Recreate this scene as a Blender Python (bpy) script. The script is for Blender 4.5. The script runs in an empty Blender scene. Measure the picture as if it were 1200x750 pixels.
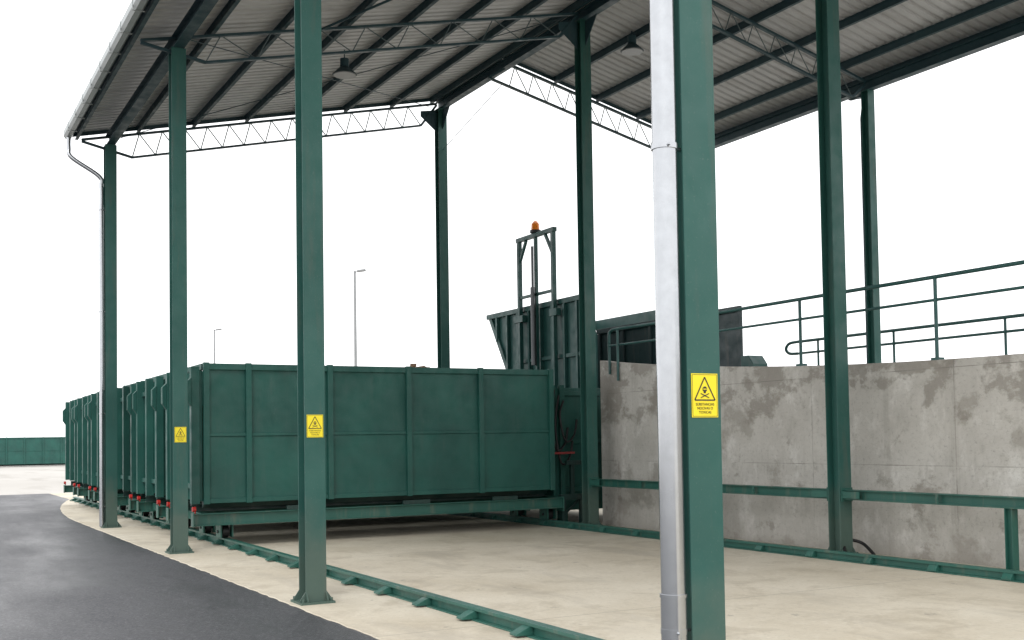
import bpy, bmesh, math, random
from mathutils import Vector, Matrix
random.seed(7)
scene=bpy.context.scene
COL=scene.collection
def V(p): return Vector((p[0],-p[1],p[2]))   # plan coordinates: x along the rails, y across the bay, z up

# ------------------------------------------------------------ mesh builder
class MB:
    def __init__(s): s.bm=bmesh.new()
    def hexa(s,pts):
        vs=[s.bm.verts.new(V(p)) for p in pts]
        for f in ((0,1,2,3),(4,5,6,7),(0,1,5,4),(1,2,6,5),(2,3,7,6),(3,0,4,7)):
            s.bm.faces.new([vs[i] for i in f])
    def box(s,x0,x1,y0,y1,z0,z1):
        s.hexa([(x0,y0,z0),(x1,y0,z0),(x1,y1,z0),(x0,y1,z0),(x0,y0,z1),(x1,y0,z1),(x1,y1,z1),(x0,y1,z1)]); return s
    def beam(s,a,b,w,h,up=(0,0,1)):
        a=Vector(a);b=Vector(b);d=(b-a).normalized();u=Vector(up)
        r=d.cross(u)
        if r.length<1e-4: r=d.cross(Vector((1,0,0)))
        r.normalize();u=r.cross(d).normalized()
        r*=w/2;u*=h/2
        s.hexa([a-r-u,a+r-u,a+r+u,a-r+u,b-r-u,b+r-u,b+r+u,b-r+u]); return s
    def ibeam(s,a,b,w,h,t=.012,up=(0,0,1)):
        a=Vector(a);b=Vector(b);d=(b-a).normalized();u=Vector(up)
        r=d.cross(u).normalized();u=r.cross(d).normalized()
        o=u*(h/2-t/2)
        s.beam(a+o,b+o,w,t,up);s.beam(a-o,b-o,w,t,up);s.beam(a,b,t*.8,h-2*t+.004,up); return s
    def cap(s,vs):
        f=s.bm.faces.new(vs)
        for e in f.edges: e.smooth=False
    def cyl(s,a,b,r,n=14,r2=None):
        r2=r if r2 is None else r2
        a=Vector(a);b=Vector(b);d=(b-a).normalized()
        q=d.orthogonal().normalized();w=d.cross(q)
        A=[];B=[]
        for i in range(n):
            t=2*math.pi*i/n;o=q*math.cos(t)+w*math.sin(t)
            A.append(s.bm.verts.new(V(a+o*r)));B.append(s.bm.verts.new(V(b+o*r2)))
        for i in range(n):
            f=s.bm.faces.new((A[i],A[(i+1)%n],B[(i+1)%n],B[i]));f.smooth=True
        s.cap(A);s.cap(B[::-1]); return s
    def tube(s,pts,r,n=12):
        pts=[Vector(p) for p in pts];rings=[];q=None
        for i,p in enumerate(pts):
            d=(pts[min(i+1,len(pts)-1)]-pts[max(i-1,0)]).normalized()
            q=d.orthogonal() if q is None else q-d*q.dot(d)
            q.normalize();w=d.cross(q)
            rings.append([s.bm.verts.new(V(p+(q*math.cos(2*math.pi*k/n)+w*math.sin(2*math.pi*k/n))*r)) for k in range(n)])
        for A,B in zip(rings,rings[1:]):
            for i in range(n):
                f=s.bm.faces.new((A[i],A[(i+1)%n],B[(i+1)%n],B[i]));f.smooth=True
        s.cap(rings[0]);s.cap(rings[-1][::-1]); return s
    def prism(s,poly,off):
        off=Vector(off)
        A=[s.bm.verts.new(V(p)) for p in poly];B=[s.bm.verts.new(V(Vector(p)+off)) for p in poly]
        n=len(A)
        s.bm.faces.new(A);s.bm.faces.new(B[::-1])
        for i in range(n): s.bm.faces.new((A[i],A[(i+1)%n],B[(i+1)%n],B[i]))
        return s
    def obj(s,name,mat,parent=None,origin=None,bevel=0,recalc=True):
        if recalc: bmesh.ops.recalc_face_normals(s.bm,faces=s.bm.faces)
        o0=V(origin) if origin is not None else (Vector(parent['_o']) if parent is not None and '_o' in parent else Vector((0,0,0)))
        bmesh.ops.translate(s.bm,verts=s.bm.verts,vec=-o0)
        me=bpy.data.meshes.new(name);s.bm.to_mesh(me);s.bm.free()
        me.materials.append(mat)
        o=bpy.data.objects.new(name,me);COL.objects.link(o)
        if parent is not None: o.parent=parent
        else: o.location=o0
        if bevel:
            m=o.modifiers.new('bevel','BEVEL');m.width=bevel;m.segments=2;m.limit_method='ANGLE';m.angle_limit=math.radians(40)
        return o
def thing(name,origin,label,category,group=None):
    e=bpy.data.objects.new(name,None);COL.objects.link(e);e.empty_display_size=.3
    e.location=V(origin);e['_o']=list(V(origin));e['label']=label;e['category']=category
    if group:e['group']=group
    return e
def tag(o,label,category,group=None):
    o['label']=label;o['category']=category
    if group:o['group']=group
    return o
def copy_thing(t,delta):
    c=t.copy();c.location=t.location+V(delta);COL.objects.link(c)
    for ch in t.children:
        k=ch.copy();k.parent=c;COL.objects.link(k)
        for g in ch.children:
            m=g.copy();m.parent=k;COL.objects.link(m)
    return c

# ------------------------------------------------------------ materials
def newmat(name):
    m=bpy.data.materials.new(name);m.use_nodes=True
    nt=m.node_tree;b=nt.nodes['Principled BSDF'];return m,nt,b
def N(nt,t,**k):
    n=nt.nodes.new(t)
    for a,v in k.items():
        if a in n.inputs: n.inputs[a].default_value=v
        else: setattr(n,a,v)
    return n
def noise(nt,scale,detail=4,rough=.55,stretch=(1,1,1),dist=0,coord='Object',off=(0,0,0)):
    tc=N(nt,'ShaderNodeTexCoord');mp=N(nt,'ShaderNodeMapping');mp.inputs['Scale'].default_value=stretch;mp.inputs['Location'].default_value=off
    nt.links.new(tc.outputs[coord],mp.inputs['Vector'])
    n=N(nt,'ShaderNodeTexNoise');n.inputs['Scale'].default_value=scale;n.inputs['Detail'].default_value=detail
    n.inputs['Roughness'].default_value=rough;n.inputs['Distortion'].default_value=dist
    nt.links.new(mp.outputs[0],n.inputs['Vector']);return n.outputs['Fac']
def ramp(nt,src,a,b,ca=(0,0,0,1),cb=(1,1,1,1)):
    r=N(nt,'ShaderNodeValToRGB');r.color_ramp.elements[0].position=a;r.color_ramp.elements[1].position=b
    r.color_ramp.elements[0].color=ca;r.color_ramp.elements[1].color=cb
    nt.links.new(src,r.inputs[0]);return r.outputs[0]
def mrange(nt,src,a,b):
    r=N(nt,'ShaderNodeMapRange');r.inputs[1].default_value=a;r.inputs[2].default_value=b
    nt.links.new(src,r.inputs[0]);return r.outputs[0]
def mix(nt,fac,A,B,mode='MIX'):
    m=N(nt,'ShaderNodeMix',data_type='RGBA',blend_type=mode)
    for s,i in ((fac,0),(A,6),(B,7)):
        if hasattr(s,'is_output'): nt.links.new(s,m.inputs[i])
        else: m.inputs[i].default_value=s if i==0 else (*s,1)
    return m.outputs[2]
def mul(nt,a,b,op='MULTIPLY'):
    m=N(nt,'ShaderNodeMath',operation=op)
    for i,s in enumerate((a,b)):
        if hasattr(s,'is_output'): nt.links.new(s,m.inputs[i])
        else: m.inputs[i].default_value=s
    return m.outputs[0]
def bump(nt,b,src,strength,dist=.02):
    n=N(nt,'ShaderNodeBump');n.inputs['Strength'].default_value=strength;n.inputs['Distance'].default_value=dist
    nt.links.new(src,n.inputs['Height']);nt.links.new(n.outputs[0],b.inputs['Normal'])
def sep(nt,coord='Object'):
    tc=N(nt,'ShaderNodeTexCoord');s=N(nt,'ShaderNodeSeparateXYZ');nt.links.new(tc.outputs[coord],s.inputs[0]);return s
def paint(name,c1,c2,dirt=(.12,.10,.08),dirtamt=.35,rough=.42,streak=True,lowdirt=0):
    m,nt,b=newmat(name)
    a=mix(nt,ramp(nt,noise(nt,1.3,5),.35,.65),c1,c2)
    st=ramp(nt,noise(nt,7,5,.6,(1,1,.12) if streak else (1,1,1)),.55,.78)
    a=mix(nt,mul(nt,st,dirtamt),a,dirt)
    fine=ramp(nt,noise(nt,60,3),.62,.75)
    a=mix(nt,mul(nt,fine,.12),a,(.3,.3,.27))
    if lowdirt:
        z=sep(nt).outputs[2]
        lo=ramp(nt,mul(nt,z,mul(nt,noise(nt,4,5),.9,),'SUBTRACT'),-.1,.55,(1,1,1,1),(0,0,0,1))
        a=mix(nt,mul(nt,lo,lowdirt),a,(.17,.15,.12))
    nt.links.new(a,b.inputs['Base Color'])
    nt.links.new(ramp(nt,noise(nt,5,4),.3,.7,(rough-.1,)*3+(1,),(rough+.2,)*3+(1,)),b.inputs['Roughness'])
    bump(nt,b,noise(nt,3,3),.12,.02);return m
M={}
M['green']=paint('green_paint',(.016,.084,.070),(.021,.100,.083),lowdirt=.3,rough=.5)
M['steel']=paint('dark_steel_paint',(.016,.048,.060),(.022,.062,.072),dirtamt=.15,rough=.5)
M['cont']=paint('container_green',(.006,.068,.055),(.011,.096,.076),dirt=(.05,.095,.08),dirtamt=.34,lowdirt=0,rough=.5)
M['contdark']=paint('container_dark_green',(.007,.030,.027),(.011,.040,.034),dirtamt=.3)
M['hop']=paint('hopper_green',(.011,.062,.056),(.017,.082,.072),dirtamt=.25)
M['hopin']=paint('hopper_worn_steel',(.010,.028,.031),(.016,.040,.043),dirtamt=.4)
M['rail']=paint('rail_green',(.018,.095,.074),(.026,.118,.092),dirt=(.2,.18,.14),dirtamt=.5)
M['hand']=paint('handrail_green',(.014,.075,.070),(.020,.09,.084),dirtamt=.1)
def plain(name,c,rough=.5,metal=0,var=.25,scale=6):
    m,nt,b=newmat(name)
    a=mix(nt,noise(nt,scale,5),tuple(x*(1-var) for x in c),tuple(min(1,x*(1+var)) for x in c))
    nt.links.new(a,b.inputs['Base Color']);b.inputs['Roughness'].default_value=rough;b.inputs['Metallic'].default_value=metal
    return m
M['pipe']=plain('galvanised_steel',(.47,.485,.505),.22,.9,.14,14)
M['gutter']=plain('gutter_metal',(.36,.39,.39),.4,.3,.12,9)
M['web']=plain('sky_glare_tint_steel',(.40,.46,.45),.5,0,.15,9)  # end truss webs: glare of the bright sky painted in as pale grey
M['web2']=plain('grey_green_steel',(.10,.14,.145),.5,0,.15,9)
M['black']=plain('black_rubber',(.012,.012,.013),.5)
M['red']=plain('red_plastic',(.45,.02,.015),.4)
M['dred']=plain('dull_red_paint',(.28,.022,.02),.5)
M['orange']=plain('orange_lens',(.85,.22,.01),.25,0,.1)
M['sheety']=plain('sign_yellow',(.86,.70,.015),.4,0,.04)
M['ink']=plain('sign_black',(.03,.028,.02),.5)
M['grey']=plain('lamp_grey',(.26,.27,.275),.4,.2)
M['dgrey']=plain('worn_steel',(.10,.105,.11),.4,.5)
M['junk']=plain('rusty_waste',(.22,.13,.07),.9,0,.6,9)
m,nt,b=newmat('roof_sheet')
a=mix(nt,ramp(nt,noise(nt,.7,5),.35,.7),(.43,.435,.435),(.54,.545,.54))
a=mix(nt,mul(nt,ramp(nt,noise(nt,5,5,.6,(1,.15,1)),.5,.75),.5),a,(.30,.285,.265))
nt.links.new(a,b.inputs['Base Color']);b.inputs['Roughness'].default_value=.5;b.inputs['Metallic'].default_value=.1;M['sheet']=m
# concrete floor
m,nt,b=newmat('concrete_floor')
a=mix(nt,ramp(nt,noise(nt,.55,7,.6),.35,.65),(.53,.47,.365),(.64,.585,.48))
a=mix(nt,mul(nt,ramp(nt,noise(nt,1.6,8,.7,dist=.6),.50,.64),.55),a,(.41,.355,.265))
a=mix(nt,mul(nt,ramp(nt,noise(nt,9,8,.75),.52,.68),.4),a,(.72,.68,.59))
a=mix(nt,mul(nt,ramp(nt,noise(nt,20,8,.8),.53,.63),.4),a,(.33,.29,.23))
a=mix(nt,mul(nt,ramp(nt,noise(nt,.4,6,.6,(1,3,1)),.54,.70),.5),a,(.36,.32,.26))
a=mix(nt,mul(nt,ramp(nt,noise(nt,3.2,5,.6,off=(4,2,0)),.66,.70),.5),a,(.25,.22,.18))
sx=sep(nt)
def joint(src,period,off,w):
    p=mul(nt,mul(nt,src,off,'ADD'),period,'FLOORED_MODULO');return mul(nt,p,w,'LESS_THAN')
j=joint(sx.outputs[0],6.03,2.2,.015)
a=mix(nt,mul(nt,j,.55),a,(.20,.175,.14))
nt.links.new(a,b.inputs['Base Color']);b.inputs['Roughness'].default_value=.8
bump(nt,b,noise(nt,20,8,.75),.35,.012);M['floor']=m
m,nt,b=newmat('pale_ground')
a=mix(nt,ramp(nt,noise(nt,.05,6,.6),.35,.65),(.42,.40,.37),(.50,.48,.45))
a=mix(nt,mul(nt,ramp(nt,noise(nt,.5,6,.6,(.2,1,1)),.52,.65),.5),a,(.30,.28,.25))
nt.links.new(a,b.inputs['Base Color']);b.inputs['Roughness'].default_value=.9;M['ground']=m
# asphalt, slightly damp, fine aggregate
m,nt,b=newmat('asphalt')
a=mix(nt,ramp(nt,noise(nt,.3,7,.65,(.5,1.4,1)),.38,.62),(.030,.031,.036),(.068,.070,.078))
vo=N(nt,'ShaderNodeTexVoronoi');vo.inputs['Scale'].default_value=60
tc=N(nt,'ShaderNodeTexCoord');nt.links.new(tc.outputs['Object'],vo.inputs['Vector'])
sv=N(nt,'ShaderNodeSeparateColor');nt.links.new(vo.outputs['Color'],sv.inputs[0])
a=mix(nt,mul(nt,mrange(nt,sv.outputs[0],.75,.98),.5),a,(.17,.17,.18))
a=mix(nt,mul(nt,mrange(nt,sv.outputs[1],.65,.9),.65),a,(.010,.010,.012))
nt.links.new(a,b.inputs['Base Color'])
nt.links.new(ramp(nt,noise(nt,.3,7,.65,(.5,1.4,1)),.38,.62,(.36,.36,.36,1),(.64,.64,.64,1)),b.inputs['Roughness'])
bump(nt,b,mul(nt,sv.outputs[2],noise(nt,20,8,.9),'ADD'),.5,.008);M['asphalt']=m
# retaining wall
m,nt,b=newmat('stained_concrete')
a=mix(nt,ramp(nt,noise(nt,1.2,8,.65),.3,.7),(.43,.415,.38),(.56,.545,.505))
z=sep(nt);zz=z.outputs[2];xx=z.outputs[0]
a=mix(nt,mul(nt,ramp(nt,noise(nt,2.6,9,.72,(1,1,.5)),.53,.66),.4),a,(.31,.295,.265))
a=mix(nt,mul(nt,ramp(nt,noise(nt,2.2,8,.7,(1,1,.7)),.53,.66),.65),a,(.70,.69,.655))
pat=noise(nt,1.15,10,.68,(1,1,1.3),dist=.15,off=(2.2,0,.4))
hi=mul(nt,mul(nt,mrange(nt,zz,1.7,2.5),.13),pat,'ADD')
dm=mrange(nt,hi,.575,.63)
a=mix(nt,mul(nt,dm,.62),a,(.215,.195,.165))
mid=ramp(nt,noise(nt,.85,10,.66,(1,1,1.1),off=(5.3,0,2.1)),.55,.595)
a=mix(nt,mul(nt,mid,.5),a,(.245,.225,.19))
a=mix(nt,mul(nt,ramp(nt,noise(nt,18,8,.85),.53,.62),.5),a,(.22,.21,.19))
streak=ramp(nt,noise(nt,4,5,.6,(1,1,.06)),.55,.7)
a=mix(nt,mul(nt,streak,.3),a,(.24,.22,.19))
lo=mrange(nt,mul(nt,zz,mul(nt,noise(nt,2,6,.7),.8),'SUBTRACT'),.15,-.35)
a=mix(nt,mul(nt,lo,.4),a,(.27,.25,.22))
p=mul(nt,mul(nt,xx,.3,'ADD'),2.44,'FLOORED_MODULO');j=mul(nt,p,.014,'LESS_THAN')
p2=mul(nt,mul(nt,zz,.04,'ADD'),1.22,'FLOORED_MODULO');j2=mul(nt,p2,.010,'LESS_THAN')
jj=mul(nt,j,j2,'MAXIMUM')
a=mix(nt,mul(nt,jj,mul(nt,mrange(nt,noise(nt,1.5,5),.4,.65),.7)),a,(.17,.16,.14))
nt.links.new(a,b.inputs['Base Color']);b.inputs['Roughness'].default_value=.85
bump(nt,b,mul(nt,noise(nt,14,8,.75),jj,'SUBTRACT'),.6,.025);M['wall']=m

# ------------------------------------------------------------ setting
def sheet(name,x0,x1,y0,y1,z,mat,label=None):
    b=MB();vs=[b.bm.verts.new(V(p)) for p in ((x0,y0,z),(x0,y1,z),(x1,y1,z),(x1,y0,z))]
    b.bm.faces.new(vs);o=b.obj(name,mat,recalc=False)
    if o.data.polygons[0].normal.z<0:
        o.data.flip_normals()
    o['kind']='structure';return o
sheet('ground',-2500,3500,-3000,3000,-.016,M['ground'])
sheet('asphalt_road',-30,36,-40,3,-.008,M['asphalt'])
b=MB();pts=[]
x=-30
while x<=36: pts.append((x,-.19-.006*x+random.uniform(-.012,.012)+.0105*max(0,x-20)**2*(1 if x<31 else 0)+(0 if x<31 else 1.27),0));x+=.12
lo=[b.bm.verts.new(V(p)) for p in pts];hi=[b.bm.verts.new(V((p[0],14,0))) for p in pts]
lo2=[b.bm.verts.new(V((p[0],p[1]-.01,-.012))) for p in pts]
for i in range(len(pts)-1):
    b.bm.faces.new((lo[i],lo[i+1],hi[i+1],hi[i]));b.bm.faces.new((lo2[i],lo2[i+1],lo[i+1],lo[i]))
o=b.obj('concrete_floor',M['floor']);o['kind']='structure'
if o.data.polygons[0].normal.z<0:o.data.flip_normals()
XW=12.45
o=MB().box(-14,XW,7.98,13.2,-.01,2.42).obj('platform',M['wall'],bevel=.01);o['kind']='structure'
poly=[(-14,7.73,-.01),(XW,7.73,-.01),(XW,7.73,3.03)]
for i in range(14):
    x=12.2-i*.75;poly.append((x,7.73,2.50+.0065*max(0,x-3.5)**2))
poly.append((-14,7.73,2.48))
o=MB().prism(poly,(0,.245,0)).obj('retaining_wall',M['wall'],origin=(0,7.73,0),bevel=.012)
tag(o,'grey poured concrete retaining wall with dark damp stains','wall')

# ------------------------------------------------------------ canopy
S=6.03;W=7.22;RZ=9.52;SL=.2263;SR=.240
XE=18.3;XR=15.1;XN=-1.0;YL=-.68;YR=12.3
def zl(y): return RZ-SL*(W-y)
def zr(y): return RZ-SR*(y-W)
def zroof(y): return zl(y) if y<=W else zr(y)
can=thing('steel_canopy',(0,0,0),'tall green steel canopy with grey corrugated gable roof','canopy')
def column(x,y,top,s=.215,base=0,gus=True):
    t=.013;b=MB();h=s/2
    b.box(x-h,x-h+t,y-h,y+h,base+.02,top);b.box(x+h-t,x+h,y-h,y+h,base+.02,top)
    b.box(x-h+t-.002,x+h-t+.002,y-.005,y+.005,base+.02,top)
    b.box(x-h+.002,x+h-.002,y-h+.004,y+h-.004,top,top+.012)
    o=b.obj('column',M['green'],can,bevel=.003)
    if gus:
        g=MB();p=.175
        g.box(x-p,x+p,y-p,y+p,base,base+.022)
        for sg in (-1,1):
            g.prism([(x-h-.001,y+sg*h,base+.022),(x-p+.01,y+sg*h,base+.022),(x-p+.01,y+sg*h,base+.04),(x-h-.001,y+sg*h,base+.12)],(0,-sg*.012,0))
            g.prism([(x+sg*h,y-h-.001,base+.022),(x+sg*h,y-p+.01,base+.022),(x+sg*h,y-p+.01,base+.04),(x+sg*h,y-h-.001,base+.12)],(-sg*.012,0,0))
            g.prism([(x+sg*h,y+h+.001,base+.022),(x+sg*h,y+p-.01,base+.022),(x+sg*h,y+p-.01,base+.04),(x+sg*h,y+h+.001,base+.12)],(-sg*.012,0,0))
        for ax in (-1,1):
            for ay in (-1,1):
                g.cyl((x+ax*.145,y+ay*.145,base+.02),(x+ax*.145,y+ay*.145,base+.055),.013,8)
        g2=g.obj('base_plate',M['green'],None,origin=(0,0,0));g2.parent=o
    return o
XA=-.09
ZC=RZ-.35
column(XA,0,7.5,.215)
for k in (1,2,3): column(k*S,0,7.5)
for k in (0,1,2,3): column(k*S,W,ZC)
for x in (15.0,9.95,4.9,-.2): column(x,12.15,zr(12.15)-.36,.17,0,False)
b=MB();b.ibeam((XN,0,7.61),(XE-.1,0,7.61),.16,.2);b.obj('eave_beam',M['steel'],can)
b=MB();b.ibeam((XN,W,RZ-.25),(XE-.1,W,RZ-.25),.16,.18);b.obj('ridge_beam',M['steel'],can)
b=MB();b.ibeam((XN,12.15,zr(12.15)-.26),(XR-.05,12.15,zr(12.15)-.26),.16,.18);b.obj('eave_beam',M['steel'],can)
def purlins(ys,x1,f):
    for y in ys:
        b=MB();z=f(y)-.080;b.ibeam((XN,y,z),(x1,y,z),.06,.14,.008);b.obj('purlin',M['steel'],can)
purlins([-.6,.55,1.65,2.75,3.85,4.95,6.05,7.05],XE-.02,zl)
purlins([7.4,8.45,9.5,10.55,11.6,12.25],XR-.02,zr)
def corr(x0,x1,ya,yb,f):
    b=MB();prof=[];x=x0;P=.2
    while x<x1:
        for dx,dz in ((0,0),(.11,0),(.13,.035),(.18,.035)): prof.append((x+dx,dz))
        x+=P
    ys=[ya+(yb-ya)*i/4 for i in range(5)]
    rows=[[b.bm.verts.new(V((px,y,f(y)+dz))) for px,dz in prof] for y in ys]
    for A,B in zip(rows,rows[1:]):
        for i in range(len(prof)-1): b.bm.faces.new((A[i],A[i+1],B[i+1],B[i]))
    o=b.obj('roof_sheet',M['sheet'],can)
    sm=o.modifiers.new('thick','SOLIDIFY');sm.thickness=.004;sm.offset=1
corr(XN,XE,YL,W,zl);corr(XN,XR,W+.003,YR,zr)
b=MB();b.prism([(XN,W-.25,zl(W-.25)+.05),(XN,W,RZ+.1),(XN,W+.25,zr(W+.25)+.05),(XN,W,RZ+.085)],(XR-XN,0,0));b.obj('ridge_cap',M['gutter'],can)
def verge(x,ya,yb,f):
    b=MB();b.beam((x,ya,f(ya)-.01),(x,yb,f(yb)-.01),.012,.13);b.obj('verge_trim',M['steel'],can)
verge(XE+.008,YL,W,zl);verge(XR+.008,W,YR,zr)
b=MB();b.beam((XR,W,RZ-.05),(XE,W,RZ-.05),.02,.2);b.obj('verge_trim',M['steel'],can)
def truss(x,ya,yb,f,n,y0=None,y1=None,pale=False,dep=.62,wr=.0105):
    b=MB();top=lambda y:f(y)-.2;bot=lambda y:f(y)-dep
    y0=ya+.45 if y0 is None else y0;y1=yb-.35 if y1 is None else y1
    b.beam((x,ya,top(ya)),(x,yb,top(yb)),.07,.04);b.beam((x,y0,bot(y0)),(x,y1,bot(y1)),.07,.035)
    if y0>ya: b.beam((x,ya,top(ya)-.03),(x,y0,bot(y0)),.045,.045)
    else: b.beam((x,y0,bot(y0)),(x,ya,top(ya)-.03),.045,.045)
    b.beam((x,yb,top(yb)-.03),(x,y1,bot(y1)),.045,.045)
    o=b.obj('roof_truss',M['steel'],can)
    b=MB();ys=max(y0,ya)
    for i in range(n):
        a=ys+(y1-ys)*i/n;c=ys+(y1-ys)*(i+1)/n;m=a+(c-a)*.3
        b.cyl((x,a,bot(a)),(x,m,top(m)),wr,6);b.cyl((x,m,top(m)),(x,c,bot(c)),wr,6)
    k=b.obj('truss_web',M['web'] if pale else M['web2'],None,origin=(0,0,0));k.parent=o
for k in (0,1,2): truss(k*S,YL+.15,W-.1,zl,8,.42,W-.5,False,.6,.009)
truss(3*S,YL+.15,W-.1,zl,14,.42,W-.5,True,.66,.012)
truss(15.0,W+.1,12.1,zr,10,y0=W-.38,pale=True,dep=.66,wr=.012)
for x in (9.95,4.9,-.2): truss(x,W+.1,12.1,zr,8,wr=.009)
for k in (1,2,3):
    x=k*S
    b=MB();b.prism([(x-.006,W-.11,ZC-.02),(x-.006,W-.5,ZC-.09),(x-.006,W-.5,ZC-.21),(x-.006,W-.11,ZC-.52)],(.012,0,0));b.obj('knee_bracket',M['steel'],can)
    b=MB();b.prism([(x-.11,W-.006,ZC-.02),(x-.5,W-.006,ZC-.02),(x-.11,W-.006,ZC-.47)],(0,.012,0));b.obj('knee_bracket',M['steel'],can)
for p,q in (((2*S,.2,zl(.2)-.24),(3*S,W-.3,zl(W-.3)-.24)),((3*S,.2,zl(.2)-.24),(2*S,W-.3,zl(W-.3)-.24)),((2*S+3.1,W,8.9),(3*S,W,8.2))):
    b=MB();b.cyl(p,q,.008,6);b.obj('bracing_rod',M['steel'],can)
b=MB();b.tube([(11.9,2.2,zl(2.2)-.25),(9.0,3.6,zl(3.6)-.3),(8.2,5.2,zl(5.2)-.3),(8.1,7.0,zl(7.0)-.35)],.02,8);b.obj('cable_conduit',M['steel'],can)
b=MB();zg=zl(YL)
pr=[(-.13,.03),(-.15,.03),(-.15,-.07),(-.11,-.12),(-.03,-.12),(.01,-.07),(.01,.0),(0,.0),(-.005,-.065),(-.035,-.108),(-.105,-.108),(-.138,-.065)]
b.prism([(XN,YL+p[0],zg+p[1]) for p in pr],(XE-XN+.05,0,0));b.obj('gutter',M['gutter'],can)
for i in range(20):
    x=XN+.6+i*.95
    b=MB();b.box(x,x+.03,YL-.156,YL+.016,zg-.128,zg-.121);b.box(x,x+.03,YL-.157,YL-.151,zg-.121,zg+.035);b.obj('gutter_strap',M['gutter'],can)
b=MB();zg2=zr(YR)
b.prism([(XN,YR-p[0],zg2+p[1]) for p in pr],(XR-XN+.05,0,0));b.obj('gutter',M['steel'],can)
def smooth(pts,n=6):
    out=[]
    for i in range(len(pts)-1):
        p0=Vector(pts[max(i-1,0)]);p1=Vector(pts[i]);p2=Vector(pts[i+1]);p3=Vector(pts[min(i+2,len(pts)-1)])
        for k in range(n):
            t=k/n;out.append(.5*((2*p1)+(-p0+p2)*t+(2*p0-5*p1+4*p2-p3)*t*t+(-p0+3*p1-3*p2+p3)*t**3))
    out.append(Vector(pts[-1]));return out
def downpipe(x,y,xg,zg,r,clampz,foot,shoe=.66):
    b=MB();b.tube(smooth([(xg,YL-.07,zg-.1),(xg,YL-.07,zg-.33),(xg-(xg-x)*.3,YL-.02,zg-.52),(x,y-.05,zg-.85),(x,y,zg-1.05),(x,y,zg-1.5)],6)+[(x,y,foot)],r,24)
    o=b.obj('downpipe',M['pipe'],can)
    for z in clampz:
        c=MB();c.cyl((x,y,z),(x,y,z+.028),r+.006,24);c.box(x-.015,x+.015,y,y+.12,z+.004,z+.018)
        c.cyl((x-.045,y-r*.4,z+.011),(x-.085,y-r*.4,z+.011),.007,6)
        k=c.obj('clamp',M['pipe'],None,origin=(0,0,0));k.parent=o
    c=MB();c.cyl((x,y,foot),(x,y,foot+shoe),r+.004,24);c.cyl((x,y,foot+shoe-.005),(x,y,foot+shoe+.012),r+.008,24)
    k=c.obj('pipe_shoe',M['pipe'],None,origin=(0,0,0));k.parent=o
downpipe(XA-.05,-.18,XA-.05,zl(YL),.063,[.60,3.08],.03,.76)
downpipe(3*S-.02,-.17,XE-.1,zl(YL),.042,[.4,2.2,4.2,6.2],.03)
b=MB();zq=zr(YR);b.tube(smooth([(10.6,YR+.07,zq-.1),(10.6,YR+.07,zq-.25),(10.35,YR+.02,zq-.3),(10.1,YR-.1,zq-.42),(10.1,YR-.15,zq-.8)],6)+[(10.1,YR-.15,2.5)],.035,12)
b.obj('downpipe',M['steel'],can)

def bell(x,y,z):
    t=thing('pendant_lamp',(x,y,z),'round dark metal pendant lamp hanging under the canopy roof','lamp','pendant lamps under the canopy')
    b=MB();b.cyl((x,y,z+.12),(x,y,zroof(y)-.05),.012,8);b.obj('stem',M['steel'],t)
    b=MB();b.cyl((x,y,z+.02),(x,y,z+.16),.22,20,.07);b.cyl((x,y,z+.16),(x,y,z+.30),.08,14);b.obj('lamp_shade',M['steel'],t)
    b=MB();b.cyl((x,y,z),(x,y,z+.02),.2,20);b.obj('lens',M['grey'],t)
bell(13.8,3.3,8.12);bell(12.1,8.35,8.8)

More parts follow.
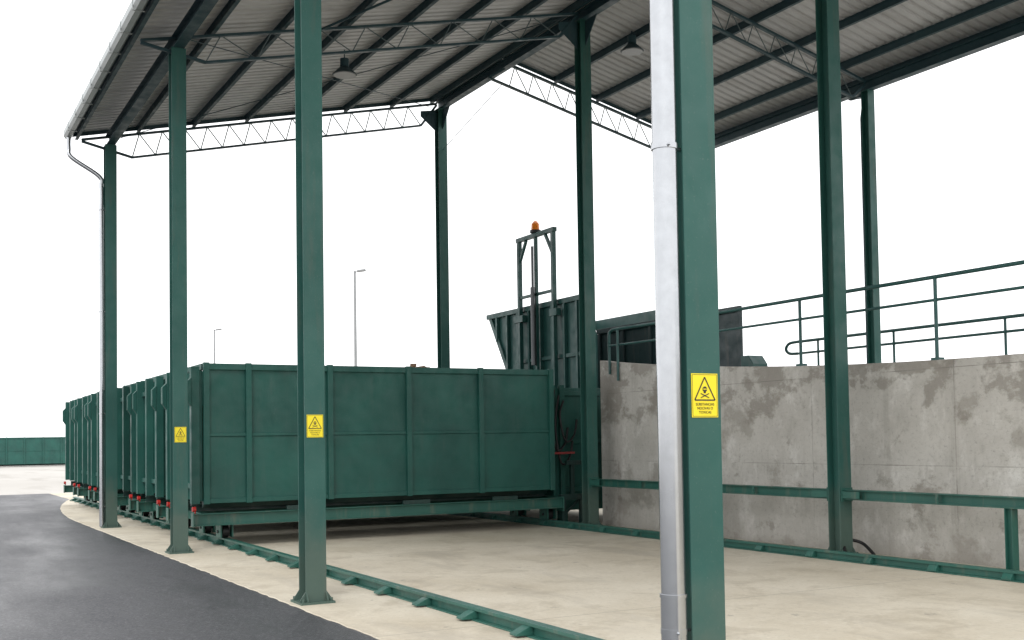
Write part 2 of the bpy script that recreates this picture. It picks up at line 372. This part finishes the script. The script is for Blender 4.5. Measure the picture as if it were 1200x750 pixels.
# ------------------------------------------------------------ warning signs
def text_mesh(body,size):
    c=bpy.data.curves.new('t','FONT');c.body=body;c.size=size;c.align_x='CENTER';c.extrude=.0004
    o=bpy.data.objects.new('t',c);COL.objects.link(o);bpy.context.view_layer.update()
    me=bpy.data.meshes.new_from_object(o.evaluated_get(bpy.context.evaluated_depsgraph_get()))
    bpy.data.objects.remove(o);return me
def sign(x,y,z):
    t=thing('warning_sign',(x,y,z),'small yellow warning sign with skull triangle on a green column','sign','yellow warning signs on the columns')
    w,h=.085,.113
    b=MB();b.box(x,x+.002,y-w,y+w,z-h,z+h);b.obj('plate',M['sheety'],t)
    b=MB();e=x-.001
    def q(y0,y1,z0,z1): b.box(e,e+.0005,y+y0,y+y1,z+z0,z+z1)
    q(-w+.005,w-.005,h-.007,h-.005);q(-w+.005,w-.005,-h+.005,-h+.007);q(-w+.005,-w+.007,-h+.007,h-.007);q(w-.007,w-.005,-h+.007,h-.007)
    b.obj('border',M['ink'],t)
    b=MB()
    T=[(0,.094),(.066,-.024),(-.066,-.024)]
    for i in range(3):
        a=T[i];c=T[(i+1)%3];b.beam((e-.0003,y+a[0],z+a[1]),(e-.0003,y+c[0],z+c[1]),.0006,.007,up=(0,c[1]-a[1],-(c[0]-a[0])))
    b.cyl((e-.001,y,z+.032),(e,y,z+.032),.0145,16)
    q(-.007,.007,.011,.022)
    b.beam((e-.0006,y-.027,z-.012),(e-.0006,y+.027,z+.010),.0006,.0045,up=(0,-.022,.054))
    b.beam((e-.0009,y-.027,z+.010),(e-.0009,y+.027,z-.012),.0006,.0045,up=(0,.022,.054))
    b.obj('hazard_symbol',M['ink'],t)
    b=MB()
    for s in (-1,1): b.cyl((e-.002,y+s*.006,z+.032),(e-.0012,y+s*.006,z+.032),.004,10)
    b.obj('skull_eyes',M['sheety'],t)
    for i,s in enumerate(('SUBSTANCIAS','NOCIVAS O','TOXICAS')):
        me=text_mesh(s,.019);me.materials.append(M['ink'])
        o=bpy.data.objects.new('lettering',me);COL.objects.link(o);o.parent=t
        o.matrix_local=Matrix(((0,0,-1,-.0012),(-1,0,0,0),(0,1,0,-.052-.0205*i),(0,0,0,1)))
sign(XA-.1075-.004,.0,1.81);sign(S-.1075-.004,.0,1.76);sign(2*S-.1075-.004,0,1.74)

# ------------------------------------------------------------ floor rails
def track(y,x0,x1,gw):
    t=thing('track_rail',(x0,y,0),'green steel track rail with gusset brackets bolted to concrete','rail','track rails on the concrete floor')
    b=MB();b.box(x0,x1,y-.07,y+.07,0.001,.014);b.box(x0,x1,y-.010,y+.010,.014,.085);b.box(x0,x1,y-.045,y+.045,.085,.115)
    b.obj('rail',M['rail'],t,bevel=.003)
    x=x0+.3
    while x<x1:
        g=MB()
        for s in (-1,1):
            g.prism([(x-.06,y+s*.011,.015),(x-.06,y+s*gw,.015),(x-.06,y+s*gw,.03),(x-.06,y+s*.05,.084),(x-.06,y+s*.011,.084)],(.12,0,0))
        g.obj('bracket',M['rail'],t,bevel=.003)
        x+=.98
track(.88,-3,30,.17);track(6.82,-3,30,.09)
t=thing('guard_rail',(0,W,0),'low green steel guard rail running between columns before the wall','guard rail')
for a,c in ((.11,S-.12),(S+.12,2*S-.12)):
    b=MB();b.ibeam((a,W,.81),(c,W,.81),.12,.13,.012);b.obj('beam',M['rail'],t)
    for x,s in ((a,1),(c,-1)):
        b=MB();b.box(min(x,x+s*.012),max(x,x+s*.012),W-.1,W+.1,.72,.9);b.box(min(x,x+s*.3),max(x,x+s*.3),W-.09,W-.075,.765,.855)
        b.obj('end_plate',M['rail'],t)
    x=a+1.5
    while x<c-1:
        b=MB();b.box(x-.02,x+.02,W-.066,W-.058,.75,.87);b.cyl((x,W-.075,.81),(x,W-.06,.81),.02,8);x+=1.4
        b.obj('stiffener',M['rail'],t)
for x in (3.46,9.05):
    b=MB();b.ibeam((x,W,.0),(x,W,.744),.10,.10,.01,up=(1,0,0));b.box(x-.1,x+.1,W-.1,W+.1,.001,.014);b.obj('post',M['rail'],t)
b=MB();b.tube(smooth([(S-.35,7.45,.03),(S-.1,7.5,.16),(S-.02,7.3,.2),(S-.2,7.12,.06),(S-.55,7.2,.025)],6),.022,8)
o=b.obj('rubber_hose',M['black'],origin=(S,7.3,0));tag(o,'short black rubber hose lying beside a green column','hose')

# ------------------------------------------------------------ handrails
def wt(x): return 2.50+.0065*max(0,x-3.5)**2
t=thing('handrail',(0,7.8,2.5),'green tubular handrail on top of the concrete wall','handrail')
b=MB()
b.tube(smooth([(12.06,7.69,2.75),(12.07,7.69,3.4),(12.0,7.69,3.54),(11.7,7.70,3.56)],5)+[(11.3,7.76,3.56),(10.5,7.78,3.56),(-14,7.78,3.56)],.026,10)
b.tube([(12.05,7.69,3.27),(11.3,7.75,3.27),(10.5,7.78,3.27),(-14,7.78,3.27)],.020,10);b.obj('rail',M['hand'],t)
for x in (11.8,9.6,7.27,4.87,2.5,.1,-2.3):
    yy=7.69 if x>11 else 7.78
    b=MB();b.cyl((x,yy,2.62 if x>11 else wt(x)-.01),(x,yy,3.54),.024,10)
    if x<11: b.box(x-.06,x+.06,yy-.045,yy+.06,wt(x)-.01,wt(x)+.03)
    b.obj('post',M['hand'],t)
t=thing('handrail',(0,13.05,2.42),'green tubular handrail along the far platform edge','handrail')
b=MB();b.tube(smooth([(12.9,13.05,3.32),(13.15,13.05,3.34),(13.25,13.05,3.44),(13.15,13.05,3.55),(12.9,13.05,3.57)],5)+[(-14,13.05,3.57)],.032,10)
b.tube([(12.95,13.05,3.32),(-14,13.05,3.32)],.026,10);b.obj('rail',M['hand'],t)
for x in (12.3,10.3,7.85,5.5,3): 
    b=MB();b.cyl((x,13.05,2.42),(x,13.05,3.54),.024,10);b.obj('post',M['hand'],t)

# ------------------------------------------------------------ containers
CW=1.88;PITCH=2.64
def container(x0,y0,label,group):
    t=thing('waste_container',(x0,y0,0),label,'container',group)
    LX,LY=CW,6.28;x1=x0+LX;y1=y0+LY;zb,zt=.70,2.83;g=.03
    b=MB()
    b.box(x0+g,x0+g+.02,y0+g,y1-g,zb,zt-.02);b.box(x1-g-.02,x1-g,y0+g,y1-g,zb,zt-.02)
    b.box(x0+g+.021,x1-g-.021,y1-g-.02,y1-g,zb,zt-.02)
    b.box(x0+g+.021,x1-g-.021,y0+g,y1-g-.021,zb,zb+.02)
    b.box(x0+g-.014,x0+g-.001,y0+.05,y1-.05,zb+.002,1.71)
    b.box(x0-.006,x0+g-.001,y0+.092,y1-.092,1.712,1.76)
    b.box(x1-g+.001,x1-.004,y0+.08,y1-.08,1.712,1.76)
    b.box(x0-.010,x0+g-.015,y0+.092,y1-.092,zb-.02,zb+.05)
    for yy in (0.0,.66,2.0,3.39,4.76,6.19):
        b.box(x0-.045,x0+g-.002,y0+yy,y0+yy+.09,zb-.03,zt+.025)
        b.box(x1-g+.002,x1+.045,y0+yy,y0+yy+.09,zb-.03,zt+.025)
    b.obj('body',M['cont'],t,bevel=.005)
    b=MB()
    b.prism([(x0+.12,y0+.04,zb-.003),(x0+.22,y0+.04,zb-.10),(x0+.28,y0+.04,zb-.10),(x0+.28,y0+.04,zb-.003)],(0,LY-.08,0))
    b.prism([(x1-.12,y0+.04,zb-.003),(x1-.22,y0+.04,zb-.10),(x1-.28,y0+.04,zb-.10),(x1-.28,y0+.04,zb-.003)],(0,LY-.08,0))
    for yy in (.7,1.9,3.1,4.3,5.5): b.box(x0+.282,x1-.282,y0+yy,y0+yy+.1,zb-.10,zb-.004)
    b.obj('underframe',M['contdark'],t,bevel=.003)
    b=MB()
    b.box(x0-.022,x0+.055,y0+.092,y1-.092,zt-.085,zt+.012);b.box(x1-.055,x1+.022,y0+.092,y1-.092,zt-.085,zt+.012)
    b.box(x0+.056,x1-.056,y1-.06,y1+.012,zt-.085,zt+.012);b.box(x0+.056,x1-.056,y0-.012,y0+.06,zt-.085,zt+.012)
    b.obj('top_rim',M['cont'],t,bevel=.006)
    b=MB()
    b.box(x0+.04,x1-.04,y0-.05,y0-.002,zb+.02,zt-.1)
    for f in (.0,.5,1): b.box(x0+f*(LX-.12),x0+f*(LX-.12)+.12,y0-.18,y0-.052,zb-.02,zt-.04)
    for zz in (.9,2.5): b.box(x0+.122,x1-.122,y0-.10,y0-.052,zz,zz+.08)
    b.obj('door',M['cont'],t,bevel=.005)
    for xx in (-.01,LX-.11):
        b=MB();b.prism([(x0+xx,y0-.183,2.62),(x0+xx,y0-.25,2.55),(x0+xx,y0-.25,2.28),(x0+xx,y0-.183,2.18)],(.12,0,0))
        b.obj('hinge',M['cont'],t,bevel=.003)
    for xx in (.4,LX-.5):
        b=MB();b.ibeam((x0+xx,y0-.1,.60),(x0+xx,y1+.02,.60),.1,.11,.012);b.obj('skid',M['contdark'],t)
    return t
def trolley(x0,y0):
    t=thing('transfer_trolley',(x0,y0,0),'low green steel trolley on wheels beneath a waste container','trolley','trolleys carrying the containers')
    LX=CW;b=MB()
    for xx in (-.06,LX-.12):
        b.ibeam((x0+xx+.08,y0-.15,.435),(x0+xx+.08,y0+6.45,.435),.14,.19,.014)
    for yy in (.1,2.1,4.1,6.0): b.box(x0+.1,x0+LX-.12,y0+yy,y0+yy+.12,.37,.50)
    b.box(x0-.02,x0+LX,y0+6.455,y0+6.48,.28,.54)
    for xx in (-.06,LX-.12): b.box(x0+xx,x0+xx+.16,y0-.17,y0-.152,.33,.54)
    b.obj('frame',M['rail'],t,bevel=.003)
    for xx in (.35,LX-.4):
        for yy in (.41,6.35):
            b=MB()
            for s in (-.09,.09): b.box(x0+xx-.15,x0+xx+.15,y0+yy+s-.012,y0+yy+s+.012,.13,.34)
            b.box(x0+xx-.15,x0+xx+.15,y0+yy-.103,y0+yy+.103,.338,.352)
            b.obj('axle_box',M['rail'],t,bevel=.003)
            b=MB();b.cyl((x0+xx,y0+yy-.05,.216),(x0+xx,y0+yy+.05,.216),.1,20);b.cyl((x0+xx,y0+yy-.12,.216),(x0+xx,y0+yy+.12,.216),.025,10)
            b.obj('wheel',M['black'],t)
    for xx in (.0,LX-.06):
        b=MB();b.cyl((x0+xx,y0-.172,.60),(x0+xx,y0-.12,.60),.04,12);b.box(x0+xx-.01,x0+xx+.01,y0-.14,y0-.12,.535,.60);b.obj('reflector',M['red'],t)
    for yy in (1.3,3.3,5.0):
        b=MB();b.box(x0-.04,x0+.0,y0+yy,y0+yy+.5,.535,.60);b.obj('support_foot',M['contdark'],t)
    return t
GL='waste containers standing side by side'
c0=container(12.53,.47,'dark green ribbed steel waste container on rails under the canopy',GL)
t0=trolley(12.53,.47)
for i in range(1,6):
    d=(PITCH*i,.05*((i*7)%3-1),0)
    c=copy_thing(c0,d);c['label']='dark green ribbed steel waste container in the row along the rails'
    copy_thing(t0,(d[0],0,0))
for dx,dy in ((80.5,-4.1),(80.5,2.8),(80.5,9.7)):
    c=copy_thing(c0,(dx,dy,-.5));c['label']='distant dark green waste container on pale ground';c['group']='distant containers'
b=MB();random.seed(3)
for i in range(420):
    x=12.72+random.random()*1.5;y=1+random.random()*5.3
    h=2.2+.70*math.exp(-((y-4.4)/1.1)**2)*math.exp(-((x-13.45)/.9)**2)+.05*random.random()
    a=random.random()*math.pi;l=random.uniform(.1,.22);w=random.uniform(.03,.14)
    b.beam((x-l*math.cos(a)/2,y-l*math.sin(a)/2,h-.03),(x+l*math.cos(a)/2,y+l*math.sin(a)/2,h+random.uniform(-.03,.03)),w,.02)
b.box(12.62,14.33,.6,6.6,.73,2.2)
o=b.obj('waste_heap',M['junk'],origin=(13.5,3.6,.7));o['kind']='stuff'

# ------------------------------------------------------------ compactor with hopper
t=thing('waste_compactor',(15.5,8,0),'dark green waste compactor with tall ribbed loading hopper','compactor')
b=MB();b.box(13.1,17.8,7.15,9.4,.25,2.55)
for xx in (13.1,14.1,15.1,16.1,17.1,17.7): b.box(xx,xx+.1,7.08,7.148,.2,2.6)
for yy in (7.2,7.9,8.6,9.3): b.box(13.02,13.098,yy,yy+.1,.2,2.6)
for zz in (.6,1.5,2.4): b.box(13.04,13.098,7.31,9.29,zz,zz+.08)
b.box(13.2,13.35,7.3,7.45,0,.25);b.box(17.4,17.55,7.3,7.45,0,.25);b.box(13.2,13.35,9.1,9.25,0,.25);b.box(17.4,17.55,9.1,9.25,0,.25)
b.obj('body',M['cont'],t,bevel=.006)
b=MB();yf=8.7;yb=11.6
prof=[(14.1,yf,2.56),(17.35,yf,2.56),(18.6,yf,4.52),(14.1,yf,4.52)]
b.prism(prof,(0,.03,0));
b.prism([(p[0],yb,p[2]) for p in prof],(0,.03,0))
b.prism([(17.35,yf+.031,2.56),(17.38,yf+.031,2.56),(18.63,yf+.031,4.52),(18.6,yf+.031,4.52)],(0,yb-yf-.032,0))
b.box(14.1,18.66,yf-.07,yf-.002,4.45,4.56)
for i in range(9):
    x=14.12+i*.5;ztop=4.448;zbot=2.6 if x<17.2 else 2.6+(x-17.3)/1.25*1.96
    if zbot<4.2: b.box(x,x+.07,yf-.08,yf-.002,zbot,ztop)
b.prism([(17.24,yf-.06,2.62),(17.38,yf-.06,2.62),(18.56,yf-.06,4.44),(18.42,yf-.06,4.44)],(0,.057,0))
b.box(14.1,17.3,yf-.06,yf-.002,3.3,3.38)
b.obj('hopper',M['hop'],t,bevel=.004)
b=MB();b.box(11.15,15.9,10,10.05,2.43,3.98);b.box(11.10,15.9,9.94,9.998,3.90,4.0)
for x in (11.10,11.9,12.9,13.9,14.9,15.8): b.box(x,x+.09,9.955,9.998,2.43,3.898)
b.obj('guide_plate',M['hopin'],t,bevel=.004)
b=MB();b.prism([(10.72,9.9,2.42),(11.05,9.9,2.42),(11.05,9.9,3.06),(10.85,9.9,3.06),(10.72,9.9,2.9)],(0,.35,0));b.obj('end_plate',M['hop'],t,bevel=.01)
b=MB();yg=8.55;GX=-.28
for x in (15.68,17.15): b.beam((x+GX,yg,2.56),(x+GX,yg,6.03),.09,.09)
b.beam((15.6+GX,yg,6.05),(17.23+GX,yg,6.05),.1,.09);b.beam((15.7+GX,yg,5.55),(16.0+GX,yg,6.0),.06,.06);b.beam((17.13+GX,yg,5.55),(16.83+GX,yg,6.0),.06,.06)
b.beam((15.7+GX,yg,4.75),(17.13+GX,yg,4.75),.06,.06)
b.beam((16.42+GX,yg+.002,2.56),(16.42+GX,yg+.002,6.0),.07,.07)
b.box(16.95+GX,17.35+GX,yg-.06,yg+.06,4.2,4.35);b.box(15.5+GX,15.8+GX,yg-.06,yg+.06,4.2,4.35)
b.obj('gantry',M['hop'],t,bevel=.004)
b=MB();b.cyl((16.42+GX,yg-.09,3.2),(16.42+GX,yg-.09,4.9),.055,12);b.cyl((16.42+GX,yg-.09,4.9),(16.42+GX,yg-.09,5.8),.028,10);b.obj('hydraulic_ram',M['dgrey'],t)
b=MB();b.cyl((16.42+GX,yg,6.1),(16.42+GX,yg,6.16),.12,14);b.obj('beacon_base',M['black'],t)
b=MB();b.cyl((16.42+GX,yg,6.16),(16.42+GX,yg,6.30),.095,16,.085);b.cyl((16.42+GX,yg,6.30),(16.42+GX,yg,6.36),.085,16,.035);b.obj('beacon_lens',M['orange'],t)
for k,(ya,sag) in enumerate(((7.0,.5),(7.1,.75),(7.2,.35))):
    b=MB();b.tube(smooth([(12.98,ya+.05,2.5-k*.1),(12.9,ya-.08,2.2-sag*.5),(12.88,ya+.02,1.9-sag),(12.95,ya+.25,2.0-sag),(13.0,ya+.35,2.3-sag)],6),.02,8)
    b.obj('hose',M['black'],t)
b=MB();b.beam((12.75,6.85,1.33),(12.95,7.45,1.33),.035,.04);b.obj('locking_bar',M['dred'],t)
b=MB()
b.beam((12.72,6.98,.52),(12.72,7.5,.52),.1,.1);b.beam((12.72,7.45,.0),(12.72,7.45,.47),.08,.08);b.beam((12.72,7.05,.0),(12.72,7.05,.47),.08,.08)
b.beam((12.72,7.25,.57),(12.72,7.25,1.15),.07,.07);b.beam((12.68,7.1,1.15),(12.68,7.5,1.15),.08,.08)
b.beam((12.77,7.1,.2),(12.77,7.42,.46),.03,.04)
b.box(12.6,12.84,6.98,7.12,.001,.02);b.box(12.6,12.84,7.38,7.52,.001,.02)
b.obj('docking_frame',M['contdark'],t,bevel=.003)

# ------------------------------------------------------------ street lamps
def lamp(x,y,h):
    t=thing('street_lamp',(x,y,0),'slim grey street lamp with single short arm','street lamp','distant street lamps')
    b=MB();b.cyl((x,y,0),(x,y,h),.085,12,.05);b.cyl((x,y,0),(x,y,.5),.11,12);b.obj('pole',M['grey'],t)
    b=MB();d=Vector((-.484,.875,0));a=Vector((x,y,h-.05));b.beam(a,a+d*.3+Vector((0,0,.04)),.04,.04);b.obj('arm',M['grey'],t)
    b=MB();b.beam(a+d*.1+Vector((0,0,.04)),a+d*.48+Vector((0,0,.09)),.2,.1);b.obj('lamp_head',M['grey'],t,bevel=.03)
p_=lambda u,z:(-4.72+.875*z-.484*u*z,-3.64+.484*z+.875*u*z)
lamp(*p_(-.1405,48),9.0);lamp(*p_(-.268,72),9.0)

# ------------------------------------------------------------ light: overcast
w=bpy.data.worlds.new('World');scene.world=w;w.use_nodes=True;nt=w.node_tree
bg=nt.nodes['Background'];sky=N(nt,'ShaderNodeTexSky',sky_type='NISHITA',sun_disc=False)
EL=math.radians(48)
sky.sun_elevation=EL;sky.air_density=1;sky.dust_density=1;sky.ozone_density=1
hs=N(nt,'ShaderNodeHueSaturation');hs.inputs['Saturation'].default_value=.3
nt.links.new(sky.outputs[0],hs.inputs['Color'])
cl=mix(nt,.9,hs.outputs[0],(12.2,12.2,12.3))      # thick white cloud layer over the clear sky
nt.links.new(cl,bg.inputs[0]);bg.inputs[1].default_value=.15
sd=bpy.data.lights.new('sun','SUN');sd.energy=1.1;sd.angle=math.radians(25);sd.color=(1,.98,.94)
so=bpy.data.objects.new('sun',sd);COL.objects.link(so)
dirv=Vector((-.75,.55,0)).normalized()*math.cos(EL)+Vector((0,0,math.sin(EL)))
so.rotation_euler=dirv.to_track_quat('Z','Y').to_euler()
sky.sun_rotation=math.atan2(dirv.x,dirv.y)
# ------------------------------------------------------------ camera
cd=bpy.data.cameras.new('camera');cam=bpy.data.objects.new('camera',cd);COL.objects.link(cam);scene.camera=cam
yaw,p,r=.5052,.0367,.0152
fw=Vector((math.cos(yaw)*math.cos(p),math.sin(yaw)*math.cos(p),math.sin(p)))
rt=Vector((-math.sin(yaw),math.cos(yaw),0));up=Vector((-math.cos(yaw)*math.sin(p),-math.sin(yaw)*math.sin(p),math.cos(p)))
rt2=rt*math.cos(r)-up*math.sin(r);up2=up*math.cos(r)+rt*math.sin(r)
R,U,F=V(rt2),V(up2),V(fw)
cam.matrix_world=Matrix(((R.x,U.x,-F.x,-4.7244),(R.y,U.y,-F.y,3.637),(R.z,U.z,-F.z,1.6),(0,0,0,1)))
cd.sensor_width=36;cd.lens=1301.26/1200*36;cd.shift_y=91.8/1200;cd.clip_start=.05;cd.clip_end=6000
scene.view_settings.view_transform='Standard';scene.view_settings.look='None';scene.view_settings.exposure=0
for o in bpy.data.objects:
    if '_o' in o: del o['_o']
